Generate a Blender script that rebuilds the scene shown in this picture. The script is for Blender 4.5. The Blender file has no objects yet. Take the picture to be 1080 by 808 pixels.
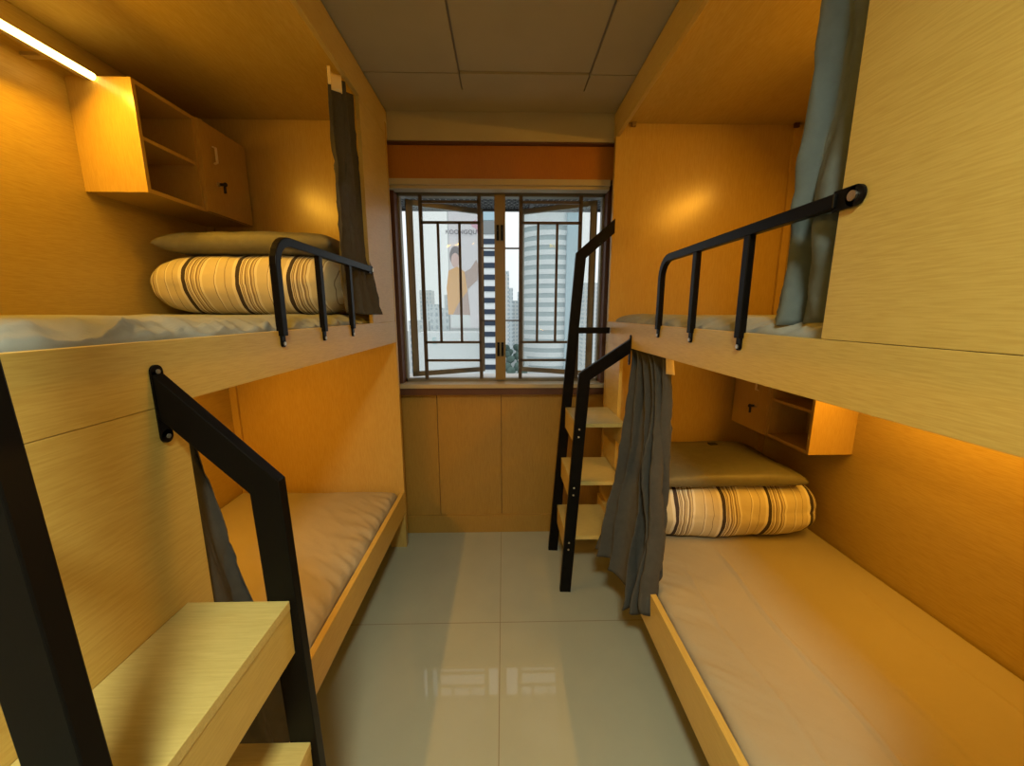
import bpy, bmesh, math, random
from mathutils import Vector, noise

random.seed(7)
S = bpy.context.scene
COL = S.collection
PI = math.pi

# ------------------------------------------------------------------ materials
def _nt(name):
    m = bpy.data.materials.new(name); m.use_nodes = True
    nt = m.node_tree; b = nt.nodes['Principled BSDF']
    return m, nt, b

def _objmap(nt, scale):
    tc = nt.nodes.new('ShaderNodeTexCoord'); mp = nt.nodes.new('ShaderNodeMapping')
    mp.inputs['Scale'].default_value = scale
    nt.links.new(tc.outputs['Object'], mp.inputs['Vector'])
    return mp

def wood(name, c1, c2, grain='Y', rough=.42, bump=.12):
    m, nt, b = _nt(name)
    g = {'X': (22, 330, 330), 'Y': (330, 22, 330), 'Z': (330, 330, 22)}[grain]
    w = {'X': (.8, 14, 14), 'Y': (14, .8, 14), 'Z': (14, 14, .8)}[grain]
    n1 = nt.nodes.new('ShaderNodeTexNoise'); n1.inputs['Scale'].default_value = 1.0; n1.inputs['Detail'].default_value = 3
    n2 = nt.nodes.new('ShaderNodeTexNoise'); n2.inputs['Scale'].default_value = 1.0; n2.inputs['Detail'].default_value = 2
    nt.links.new(_objmap(nt, g).outputs[0], n1.inputs['Vector'])
    nt.links.new(_objmap(nt, w).outputs[0], n2.inputs['Vector'])
    ma = nt.nodes.new('ShaderNodeMath'); ma.operation = 'MULTIPLY_ADD'
    ma.inputs[1].default_value = .80; nt.links.new(n1.outputs['Fac'], ma.inputs[0])
    m2 = nt.nodes.new('ShaderNodeMath'); m2.operation = 'MULTIPLY'; m2.inputs[1].default_value = .20
    nt.links.new(n2.outputs['Fac'], m2.inputs[0]); nt.links.new(m2.outputs[0], ma.inputs[2])
    r = nt.nodes.new('ShaderNodeValToRGB')
    r.color_ramp.elements[0].position = .34; r.color_ramp.elements[0].color = (*c2, 1)
    r.color_ramp.elements[1].position = .62; r.color_ramp.elements[1].color = (*c1, 1)
    nt.links.new(ma.outputs[0], r.inputs[0]); nt.links.new(r.outputs[0], b.inputs['Base Color'])
    b.inputs['Roughness'].default_value = rough
    bp = nt.nodes.new('ShaderNodeBump'); bp.inputs['Strength'].default_value = bump; bp.inputs['Distance'].default_value = .001
    nt.links.new(n1.outputs['Fac'], bp.inputs['Height']); nt.links.new(bp.outputs[0], b.inputs['Normal'])
    return m

def plain(name, c, rough=.5, metal=0, nscale=0, namp=.1, bump=0, bscale=40, spec=.5):
    m, nt, b = _nt(name)
    b.inputs['Base Color'].default_value = (*c, 1)
    b.inputs['Roughness'].default_value = rough; b.inputs['Metallic'].default_value = metal
    b.inputs['Specular IOR Level'].default_value = spec
    if nscale:
        n = nt.nodes.new('ShaderNodeTexNoise'); n.inputs['Detail'].default_value = 3
        nt.links.new(_objmap(nt, (nscale,)*3).outputs[0], n.inputs['Vector']); n.inputs['Scale'].default_value = 1
        r = nt.nodes.new('ShaderNodeValToRGB')
        r.color_ramp.elements[0].position = .3; r.color_ramp.elements[0].color = (*[max(0, v*(1-namp)) for v in c], 1)
        r.color_ramp.elements[1].position = .7; r.color_ramp.elements[1].color = (*[min(1, v*(1+namp)) for v in c], 1)
        nt.links.new(n.outputs['Fac'], r.inputs[0]); nt.links.new(r.outputs[0], b.inputs['Base Color'])
    if bump:
        n = nt.nodes.new('ShaderNodeTexNoise'); n.inputs['Detail'].default_value = 4; n.inputs['Scale'].default_value = 1
        nt.links.new(_objmap(nt, (bscale,)*3).outputs[0], n.inputs['Vector'])
        bp = nt.nodes.new('ShaderNodeBump'); bp.inputs['Strength'].default_value = bump; bp.inputs['Distance'].default_value = .004
        nt.links.new(n.outputs['Fac'], bp.inputs['Height']); nt.links.new(bp.outputs[0], b.inputs['Normal'])
    return m

def emit(name, c, s):
    m = bpy.data.materials.new(name); m.use_nodes = True; nt = m.node_tree; nt.nodes.clear()
    e = nt.nodes.new('ShaderNodeEmission'); e.inputs[0].default_value = (*c, 1); e.inputs[1].default_value = s
    o = nt.nodes.new('ShaderNodeOutputMaterial'); nt.links.new(e.outputs[0], o.inputs[0])
    return m

def floor_mat():
    m, nt, b = _nt('polished_tile')
    tc = nt.nodes.new('ShaderNodeTexCoord'); sx = nt.nodes.new('ShaderNodeSeparateXYZ')
    nt.links.new(tc.outputs['Object'], sx.inputs[0])
    outs = []
    for ax, off in (('X', .022 + 8.0), ('Y', -1.65 + 8.0)):
        a = nt.nodes.new('ShaderNodeMath'); a.operation = 'ADD'; a.inputs[1].default_value = off
        nt.links.new(sx.outputs[ax], a.inputs[0])
        f = nt.nodes.new('ShaderNodeMath'); f.operation = 'PINGPONG'; f.inputs[1].default_value = .4
        nt.links.new(a.outputs[0], f.inputs[0])
        l = nt.nodes.new('ShaderNodeMath'); l.operation = 'LESS_THAN'; l.inputs[1].default_value = .0016
        nt.links.new(f.outputs[0], l.inputs[0]); outs.append(l)
    mx = nt.nodes.new('ShaderNodeMath'); mx.operation = 'MAXIMUM'
    nt.links.new(outs[0].outputs[0], mx.inputs[0]); nt.links.new(outs[1].outputs[0], mx.inputs[1])
    n = nt.nodes.new('ShaderNodeTexNoise'); n.inputs['Scale'].default_value = 5; n.inputs['Detail'].default_value = 4
    nt.links.new(tc.outputs['Object'], n.inputs['Vector'])
    r = nt.nodes.new('ShaderNodeValToRGB')
    r.color_ramp.elements[0].color = (.36, .37, .275, 1); r.color_ramp.elements[1].color = (.41, .42, .315, 1)
    nt.links.new(n.outputs['Fac'], r.inputs[0])
    mix = nt.nodes.new('ShaderNodeMix'); mix.data_type = 'RGBA'
    nt.links.new(mx.outputs[0], mix.inputs[0]); nt.links.new(r.outputs[0], mix.inputs[6]); mix.inputs[7].default_value = (.24, .20, .13, 1)
    nt.links.new(mix.outputs[2], b.inputs['Base Color'])
    b.inputs['Roughness'].default_value = .035
    return m

def stripe_mat():
    m, nt, b = _nt('striped_cotton')
    tc = nt.nodes.new('ShaderNodeTexCoord'); sx = nt.nodes.new('ShaderNodeSeparateXYZ')
    nt.links.new(tc.outputs['Object'], sx.inputs[0])
    n = nt.nodes.new('ShaderNodeTexNoise'); n.inputs['Scale'].default_value = 7; n.inputs['Detail'].default_value = 2
    nt.links.new(tc.outputs['Object'], n.inputs['Vector'])
    w = nt.nodes.new('ShaderNodeMath'); w.operation = 'MULTIPLY_ADD'; w.inputs[1].default_value = .03
    nt.links.new(n.outputs['Fac'], w.inputs[0]); nt.links.new(sx.outputs['X'], w.inputs[2])
    d = nt.nodes.new('ShaderNodeMath'); d.operation = 'MULTIPLY_ADD'; d.inputs[1].default_value = 1/.225; d.inputs[2].default_value = 10.08
    nt.links.new(w.outputs[0], d.inputs[0])
    f = nt.nodes.new('ShaderNodeMath'); f.operation = 'FRACT'; nt.links.new(d.outputs[0], f.inputs[0])
    r = nt.nodes.new('ShaderNodeValToRGB'); cr = r.color_ramp; cr.interpolation = 'CONSTANT'
    cream = (.64, .58, .38); tan = (.27, .21, .13); dark = (.060, .048, .045); pale = (.80, .77, .62)
    st = [(0, dark), (.085, pale), (.105, tan), (.12, cream), (.135, tan), (.155, pale), (.19, tan), (.225, cream), (.25, tan),
          (.265, pale), (.30, tan), (.335, cream), (.37, tan), (.385, pale), (.43, cream), (.62, tan), (.632, pale), (.66, cream), (.80, tan), (.81, cream), (.93, pale)]
    while len(cr.elements) < len(st): cr.elements.new(.5)
    for i, (p, c) in enumerate(st):
        cr.elements[i].position = p
    for i, (p, c) in enumerate(st):
        cr.elements[i].color = (*c, 1)
    nt.links.new(f.outputs[0], r.inputs[0]); nt.links.new(r.outputs[0], b.inputs['Base Color'])
    b.inputs['Roughness'].default_value = .85; b.inputs['Specular IOR Level'].default_value = .2
    n2 = nt.nodes.new('ShaderNodeTexNoise'); n2.inputs['Scale'].default_value = 22; n2.inputs['Detail'].default_value = 3
    nt.links.new(tc.outputs['Object'], n2.inputs['Vector'])
    bp = nt.nodes.new('ShaderNodeBump'); bp.inputs['Strength'].default_value = .5; bp.inputs['Distance'].default_value = .006
    nt.links.new(n2.outputs['Fac'], bp.inputs['Height']); nt.links.new(bp.outputs[0], b.inputs['Normal'])
    return m

def glass_mat():
    m = bpy.data.materials.new('hazy_glass'); m.use_nodes = True; nt = m.node_tree; nt.nodes.clear()
    o = nt.nodes.new('ShaderNodeOutputMaterial')
    t = nt.nodes.new('ShaderNodeBsdfTransparent'); t.inputs[0].default_value = (.93, .95, .94, 1)
    g = nt.nodes.new('ShaderNodeBsdfGlossy'); g.inputs['Roughness'].default_value = .03
    tr = nt.nodes.new('ShaderNodeBsdfTranslucent'); tr.inputs[0].default_value = (1, 1, 1, 1)
    a = nt.nodes.new('ShaderNodeMixShader'); a.inputs[0].default_value = .15
    nt.links.new(t.outputs[0], a.inputs[1]); nt.links.new(tr.outputs[0], a.inputs[2])
    c = nt.nodes.new('ShaderNodeMixShader'); c.inputs[0].default_value = .006
    nt.links.new(a.outputs[0], c.inputs[1]); nt.links.new(g.outputs[0], c.inputs[2])
    nt.links.new(c.outputs[0], o.inputs[0])
    return m

ASH1 = (.53, .39, .105); ASH2 = (.455, .32, .075)
M = dict(
    wy=wood('ash_grain_lengthwise', ASH1, ASH2, 'Y', .36), wr=wood('ash_laminate_satin', ASH1, ASH2, 'Y', .17, .05),
    wx=wood('ash_grain_crosswise', (.57, .45, .15), (.50, .38, .115), 'X'),
    wz=wood('ash_grain_upright', (.53, .365, .10), (.47, .31, .08), 'Z', .25),
    wall=wood('wall_ply_upright', (.38, .22, .038), (.32, .18, .028), 'Z', .38),
    band=wood('orange_ply', (.38, .145, .004), (.32, .115, .003), 'Z', .4),
    black=plain('black_powder_coat', (.004, .0035, .003), .38, 0, spec=.12),
    screw=plain('zinc_screw', (.75, .68, .55), .3, 1),
    brass=plain('anodised_gold', (.25, .175, .06), .45, .3),
    alum=plain('bronze_aluminium', (.20, .185, .14), .45, .3),
    grille=plain('dark_bronze_bar', (.075, .06, .045), .5, .2),
    redw=plain('red_brown_trim', (.085, .032, .013), .5),
    cream=plain('cream_paint', (.42, .36, .23), .6, nscale=4, namp=.05),
    ceil=plain('ceiling_tile_paint', (.40, .34, .19), .85, nscale=3, namp=.05),
    grid=plain('ceiling_grid_shadow', (.20, .16, .10), .7),
    floor=floor_mat(),
    sheet=plain('sand_sheet', (.345, .305, .205), .9, nscale=3, namp=.04, bump=.25, bscale=60, spec=.15),
    sheet2=plain('grey_sheet', (.26, .28, .255), .85, nscale=3, namp=.04, bump=.25, bscale=60, spec=.2),
    curt=plain('charcoal_cloth', (.062, .060, .052), .82, nscale=40, namp=.08, bump=.35, bscale=35, spec=.25),
    curt2=plain('slate_cloth', (.105, .135, .135), .75, nscale=40, namp=.06, bump=.3, bscale=30, spec=.3),
    tape=plain('ivory_heading_tape', (.80, .68, .42), .8),
    olive=plain('olive_satin', (.145, .135, .08), .5, nscale=30, namp=.08, bump=.3, bscale=30, spec=.4),
    greyp=plain('grey_satin', (.135, .13, .095), .6, nscale=30, namp=.08, bump=.3, bscale=30, spec=.4),
    tag=plain('black_tag', (.01, .01, .01), .6),
    stripe=stripe_mat(), glass=glass_mat(),
    shell=plain('shell_plaster', (.55, .45, .30), .8),
    white=plain('white_paint', (.82, .84, .84), .7),
    mesh=plain('canopy_mesh_metal', (.06, .06, .06), .6, .3),
    led=emit('led_warm_white', (1, .64, .17), 9),
    lamp=emit('lamp_neutral', (.96, 1, .76), 6),
)

# ------------------------------------------------------------------ mesh helpers
def box(bm, x0, x1, y0, y1, z0, z1, bev=0.0):
    r = bmesh.ops.create_cube(bm, size=1)
    vs = r['verts']
    bmesh.ops.scale(bm, vec=(abs(x1-x0), abs(y1-y0), abs(z1-z0)), verts=vs)
    bmesh.ops.translate(bm, vec=((x0+x1)/2, (y0+y1)/2, (z0+z1)/2), verts=vs)
    if bev:
        es = list({e for v in vs for e in v.link_edges})
        bmesh.ops.bevel(bm, geom=es, offset=bev, segments=2, affect='EDGES', profile=.7)

def B(*a, bev=.0012):
    bm = bmesh.new(); box(bm, *a, bev=bev); return bm

def sweep(bm, pts, n, w, t, xend=None):
    """rectangular bar along planar polyline pts; n = plane normal; w in-plane, t along n"""
    n = Vector(n).normalized(); P = [Vector(p) for p in pts]; rings = []
    for i, p in enumerate(P):
        d1 = (P[i]-P[i-1]).normalized() if i > 0 else None
        d2 = (P[i+1]-P[i]).normalized() if i < len(P)-1 else None
        if d1 is None: d1 = d2
        if d2 is None: d2 = d1
        a = n.cross(d1).normalized(); b_ = n.cross(d2).normalized()
        s = (a+b_).normalized(); k = 1/max(.35, s.dot(a)); s = s*k
        rings.append([bm.verts.new(p+s*w/2*i1+n*t/2*i2) for i1, i2 in ((1, 1), (1, -1), (-1, -1), (-1, 1))])
    if xend is not None:
        dd = (P[-1]-P[-2]).normalized()
        for v in rings[-1]: v.co += dd*((xend-v.co.x)/dd.x)
    for a, b_ in zip(rings, rings[1:]):
        for j in range(4):
            bm.faces.new((a[j], a[(j+1) % 4], b_[(j+1) % 4], b_[j]))
    bm.faces.new(rings[0][::-1]); bm.faces.new(rings[-1])
    bmesh.ops.recalc_face_normals(bm, faces=bm.faces[:])

def cyl(bm, c, r, h, axis='Z', seg=20, r2=None):
    res = bmesh.ops.create_cone(bm, cap_ends=True, segments=seg, radius1=r, radius2=r if r2 is None else r2, depth=h)
    vs = res['verts']
    if axis == 'X': bmesh.ops.rotate(bm, cent=(0, 0, 0), matrix=__import__('mathutils').Matrix.Rotation(PI/2, 3, 'Y'), verts=vs)
    if axis == 'Y': bmesh.ops.rotate(bm, cent=(0, 0, 0), matrix=__import__('mathutils').Matrix.Rotation(-PI/2, 3, 'X'), verts=vs)
    bmesh.ops.translate(bm, vec=c, verts=vs)

def origin_of(o):
    v = Vector((0, 0, 0))
    while o is not None:
        v = v+o.location; o = o.parent
    return v

def obj(name, bm, mat, parent=None, smooth=False, bevel=0, origin=None):
    me = bpy.data.meshes.new(name)
    if parent is not None: off = origin_of(parent)
    else:
        if origin is None:
            xs = [v.co.x for v in bm.verts]; ys = [v.co.y for v in bm.verts]; zs = [v.co.z for v in bm.verts]
            origin = ((min(xs)+max(xs))/2, (min(ys)+max(ys))/2, min(zs))
        off = Vector(origin)
    bmesh.ops.translate(bm, vec=-off, verts=bm.verts[:])
    bm.to_mesh(me); bm.free()
    for m in (mat if isinstance(mat, (list, tuple)) else [mat]): me.materials.append(m)
    if smooth:
        for p in me.polygons: p.use_smooth = True
    o = bpy.data.objects.new(name, me); COL.objects.link(o)
    if parent is not None: o.parent = parent
    else: o.location = off
    if bevel:
        b = o.modifiers.new('bevel', 'BEVEL'); b.width = bevel; b.segments = 2; b.limit_method = 'ANGLE'
    return o

def thing(name, label, cat, loc, group=None):
    o = bpy.data.objects.new(name, None); COL.objects.link(o); o.location = loc; o.empty_display_size = .1
    o['label'] = label; o['category'] = cat
    if group: o['group'] = group
    return o

def tag(o, label, cat, group=None, kind=None):
    o['label'] = label; o['category'] = cat
    if group: o['group'] = group
    if kind: o['kind'] = kind
    return o

def struct(name, bm, mat, label=None, cat=None, parent=None, origin=(0, 0, 0), **k):
    o = obj(name, bm, mat, parent, origin=origin, **k)
    if parent is None:
        o['kind'] = 'structure'
        o['label'] = label; o['category'] = cat
    return o

def softbox(x0, x1, y0, y1, z0, z1, r, nx, ny, nz, fn=None):
    bm = bmesh.new(); grid = {}
    def V(i, j, k):
        key = (i, j, k)
        if key not in grid:
            p = Vector((x0+(x1-x0)*i/nx, y0+(y1-y0)*j/ny, z0+(z1-z0)*k/nz))
            q = Vector((min(max(p.x, x0+r[0]), x1-r[0]), min(max(p.y, y0+r[1]), y1-r[1]), min(max(p.z, z0+r[2]), z1-r[2])))
            d = Vector(((p.x-q.x)/r[0], (p.y-q.y)/r[1], (p.z-q.z)/r[2]))
            nrm = Vector((0, 0, 1))
            if d.length > 1e-6:
                nrm = d.normalized(); p = q+Vector((nrm.x*r[0], nrm.y*r[1], nrm.z*r[2]))
            if fn: p = fn(p, nrm)
            grid[key] = bm.verts.new(p)
        return grid[key]
    def F(f, a, b):
        for i in range(a):
            for j in range(b):
                bm.faces.new((f(i, j), f(i+1, j), f(i+1, j+1), f(i, j+1)))
    F(lambda i, j: V(i, j, nz), nx, ny); F(lambda i, j: V(i, j, 0), nx, ny)
    F(lambda i, j: V(i, 0, j), nx, nz); F(lambda i, j: V(i, ny, j), nx, nz)
    F(lambda i, j: V(0, i, j), ny, nz); F(lambda i, j: V(nx, i, j), ny, nz)
    bmesh.ops.recalc_face_normals(bm, faces=bm.faces[:])
    return bm

def lerp_path(path, t):
    n = len(path)-1; x = min(max(t, 0), 1)*n; i = min(int(x), n-1); f = x-i
    f = f*f*(3-2*f)
    a, b = path[i], path[i+1]
    return [a[k]+(b[k]-a[k])*f for k in range(len(a))]

def curtain_bm(top, bot, pleats, amp0, amp1, N=110, Mv=46, seed=0, s0=0, s1=1, push=0, wob=.02, bulge=None, ex=1.35, ey=None):
    bm = bmesh.new(); rows = []
    for j in range(Mv+1):
        s = s0+(s1-s0)*j/Mv; row = []
        for i in range(N+1):
            t = i/N
            a = lerp_path(top, t); b = lerp_path(bot, t)
            e = s**ex
            x = a[0]+(b[0]-a[0])*e; y = a[1]+(b[1]-a[1])*(e if ey is None else s**ey); z = a[2]+(b[2]-a[2])*s
            amp = amp0+(amp1-amp0)*s
            ph = 2*PI*pleats*t+.9*s*math.sin(4*t+seed)+.5*noise.noise(Vector((t*3, s*2, seed)))
            env = .35+.65*min(1, t*9, (1-t)*9)
            amp *= env
            w = math.sin(ph)+.25*math.sin(2*ph+1+s*2)
            x += amp*w+push; y += amp*.55*math.cos(ph)*(1 if 0 < i < N else .4)
            nn = noise.noise(Vector((t*5, s*3.5, seed+9)))*wob*min(1, s*3)*min(1, .1+(1-t)*2.2)
            rg = max(0, 1-5*abs(noise.noise(Vector((t*4.0+s*3.2, s*3.6-t*1.5, seed+31)))))**2
            rg2 = max(0, 1-5*abs(noise.noise(Vector((t*5.5-s*4.0, s*4.8, seed+57)))))**2
            x += nn-.007*rg*min(1, s*4)+.005*rg2*min(1, s*4)
            y += .006*noise.noise(Vector((t*4, s*6, seed+3)))
            if bulge: x, y, z = bulge(x, y, z, t, s)
            row.append(bm.verts.new((x, y, z)))
        rows.append(row)
    for a, b in zip(rows, rows[1:]):
        for i in range(N): bm.faces.new((a[i], a[i+1], b[i+1], b[i]))
    bmesh.ops.recalc_face_normals(bm, faces=bm.faces[:])
    return bm

def solid(o, t=.0025, off=0):
    m = o.modifiers.new('cloth', 'SOLIDIFY'); m.thickness = t; m.offset = off
    return o

# ------------------------------------------------------------------ dimensions
XW = 1.655; XL = -.636; XR = .62; YN = .30; YP = 2.295; D = 2.464; ZC = 2.585
Y0 = -1.3   # wall behind the camera

# ------------------------------------------------------------------ room shell
struct('floor', B(-1.75, 1.75, Y0-.1, D+.16, -.08, 0, bev=0), M['floor'], 'polished grey-beige tiled floor of the aisle between the bunks', 'floor')
bm = B(-1.75, 1.75, Y0-.1, D+.16, ZC+.012, ZC+.1, bev=0)
cl = struct('ceiling', bm, M['ceil'], 'beige tiled ceiling over the aisle', 'ceiling')
JX = [-.805, -.20, .405, 1.01]; JY = [-1.0, -.4, .2, .8, 1.4, 2.0]
xs = [-1.0]+JX+[1.2]; ys = [-1.3]+JY+[2.34]
tb = bmesh.new()
for i in range(len(xs)-1):
    for j in range(len(ys)-1):
        up = .008 if (i == 2 and j < len(ys)-2) else 0
        if j == len(ys)-2:
            box(tb, xs[i]+.003, xs[i+1]-.003, ys[j]+.003, ys[j]+.135, ZC, ZC+.011, bev=0)
            continue
        box(tb, xs[i]+.004, xs[i+1]-.004, ys[j]+.004, ys[j+1]-.004, ZC+up, ZC+.011+up*.3, bev=0)
box(tb, -1.0, 1.2, 2.135, 2.34, ZC, ZC+.011, bev=0)
struct('ceiling_tiles', tb, M['ceil'], parent=cl)
gb = bmesh.new()
box(gb, -1.0, 1.2, Y0, 2.135, ZC+.0112, ZC+.012, bev=0)
struct('ceiling_grid', gb, M['grid'], parent=cl)

struct('wall_left', B(-1.78, -1.70, Y0-.1, D+.16, 0, ZC+.1, bev=0), M['shell'], 'side wall behind the left bunk', 'wall')
struct('wall_right', B(1.70, 1.78, Y0-.1, D+.16, 0, ZC+.1, bev=0), M['shell'], 'side wall behind the right bunk', 'wall')
struct('wall_back', B(-1.78, 1.78, Y0-.1, Y0, 0, ZC+.1, bev=0), M['shell'], 'wall behind the camera', 'wall')

# far wall: four slabs around the window opening
WX0, WX1, WZ0, WZ1 = -.655, .640, 1.055, 2.215
wb = bmesh.new()
box(wb, -1.70, WX0, D+.004, D+.14, 0, ZC+.1); box(wb, WX1, 1.70, D+.004, D+.14, 0, ZC+.1)
box(wb, WX0, WX1, D+.004, D+.14, 0, WZ0); box(wb, WX0, WX1, D+.004, D+.14, WZ1, ZC+.1)
wf = struct('wall_far', wb, M['redw'], 'wood-panelled wall at the end of the aisle around the window', 'wall')
pb = bmesh.new()
ed = [-1.25, -.437, -.017, .403, 1.25]
for a, b in zip(ed, ed[1:]): box(pb, a+.0018, b-.0018, D-.008, D+.006, .12, .985, bev=.001)
struct('wainscot_panels', pb, M['wall'], parent=wf)
struct('window_head_panel', B(-.80, .80, 2.385, D+.006, 2.255, 2.4395, bev=0), M['band'], parent=wf)
struct('baseboard_far', B(-1.25, 1.25, D-.022, D+.004, 0, .127, bev=.003), M['wall'], 'wooden baseboard under the window wall', 'baseboard')
struct('trim_1', B(-.80, .80, 2.345, 2.46, 2.4401, ZC+.01, bev=.002), M['ceil'], 'beige boxed bulkhead above the window', 'bulkhead')
tt = struct('trim_2', B(-.80, .80, 2.350, 2.384, 2.431, 2.4398, bev=.001), M['redw'], 'dark red-brown strip under the ceiling bulkhead', 'trim')
# blind box over the window
bb = bmesh.new(); box(bb, -.66, .62, 2.372, 2.462, 2.222, 2.2545, bev=.003); box(bb, -.66, .62, 2.39, 2.462, 2.205, 2.222, bev=.002)
hb = struct('trim_3', bb, M['cream'], 'cream head casing above the window', 'casing')
sb = bmesh.new(); box(sb, -.80, .66, 2.385, 2.60, 1.030, 1.056, bev=.004)
struct('trim_4', sb, M['cream'], 'cream window sill', 'sill')
struct('trim_5', B(-.80, .66, 2.40, 2.462, .985, 1.030, bev=.003), M['redw'], 'dark red-brown apron strip under the window sill', 'trim')
sb = bmesh.new(); box(sb, -.672, -.640, 2.425, 2.60, 1.056, 2.205, bev=.002); box(sb, .622, .660, 2.425, 2.60, 1.056, 2.205, bev=.002)
struct('trim_6', sb, M['redw'], 'red-brown jambs on both sides of the window', 'trim')

# ------------------------------------------------------------------ window
wn = bpy.data.objects.new('window_1', None); COL.objects.link(wn); wn.location = (0, 2.49, 1.056)
wn['kind'] = 'structure'; wn['label'] = 'metal-framed window with outward-opened casements and a bar grille'; wn['category'] = 'window'
fb = bmesh.new(); a = .014
box(fb, -.640, .622, 2.50, 2.55, 1.056, 1.076, bev=.001); box(fb, -.640, .622, 2.50, 2.55, 2.195, 2.222, bev=.001)
box(fb, -.640, -.628, 2.50, 2.55, 1.056, 2.21, bev=.001); box(fb, .61, .622, 2.50, 2.55, 1.056, 2.21, bev=.001)
struct('window_frame', fb, M['alum'], parent=wn)
mb = bmesh.new(); box(mb, -.053, .013, 2.475, 2.54, 1.07, 2.205, bev=.002)
mu = struct('mullion', mb, M['brass'], parent=wn)
for z in (1.98, 1.27):
    for x in (-.033, -.007):
        hb2 = bmesh.new(); box(hb2, x-.008, x+.008, 2.462, 2.476, z-.045, z+.045, bev=.003); cyl(hb2, (x, 2.458, z+.02), .004, .02, 'Z')
        struct('casement_latch', hb2, M['black'], parent=wn)
for s, (ga, gv1, gv2, gb_) in (('l', (-.500, -.398, -.267, -.145)), ('r', (.108, .215, .332, .474))):
    g = bmesh.new(); y0, y1 = 2.478, 2.492; h = .0075
    def bar(x0, x1, z0, z1): box(g, x0, x1, y0, y1, z0, z1, bev=0)
    for x in (ga, gb_): bar(x-.011, x+.011, 1.076, 2.197)
    for z in (2.158, 2.041, 1.314, 1.197): bar(ga, gb_, z-h, z+h)
    for x in (gv1, gv2): bar(x-h, x+h, 1.314, 2.041)
    if s == 'l':
        for z in (1.892, 1.452): bar(gb_, -.053, z-.004, z+.004)
    else:
        for z in (1.892, 1.452): bar(.013, ga, z-.004, z+.004)
    struct('window_grille', g, M['grille'], parent=wn)
# casement sashes opened outwards
def sash(hx, fx, hy, fy):
    import mathutils
    L = math.hypot(fx-hx, fy-hy); g = bmesh.new(); w = .040; z0, z1 = 1.085, 2.185
    box(g, 0, w, -.012, .012, z0, z1, bev=.001); box(g, L-w*.6, L, -.014, .014, z0, z1, bev=.001)
    box(g, 0, L, -.012, .012, z0, z0+w*.8, bev=.001); box(g, 0, L, -.012, .012, z1-w*.8, z1, bev=.001)
    p = bmesh.new(); box(p, w, L-w*.6, -.002, .002, z0+w*.8, z1-w*.8, bev=0)
    ang = math.atan2(fy-hy, fx-hx)
    for q in (g, p):
        bmesh.ops.rotate(q, cent=(0, 0, 0), matrix=mathutils.Matrix.Rotation(ang, 3, 'Z'), verts=q.verts[:])
        bmesh.ops.translate(q, vec=(hx, hy, 0), verts=q.verts[:])
    o = struct('casement', g, M['alum'], parent=wn); struct('pane', p, M['glass'], parent=o)
sash(-.600, -.140, 2.53, 2.76)
sash(.585, .118, 2.53, 2.76)

# ------------------------------------------------------------------ bunk beds
def screw_bm(c, axis, r=.006, h=.004):
    b = bmesh.new(); cyl(b, c, r, h, axis, 14); cyl(b, (c[0]+(h*.6 if axis == 'X' else 0), c[1]-(h*.6 if axis == 'Y' else 0), c[2]), r*.45, h*.6, axis, 6)
    return b

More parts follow.
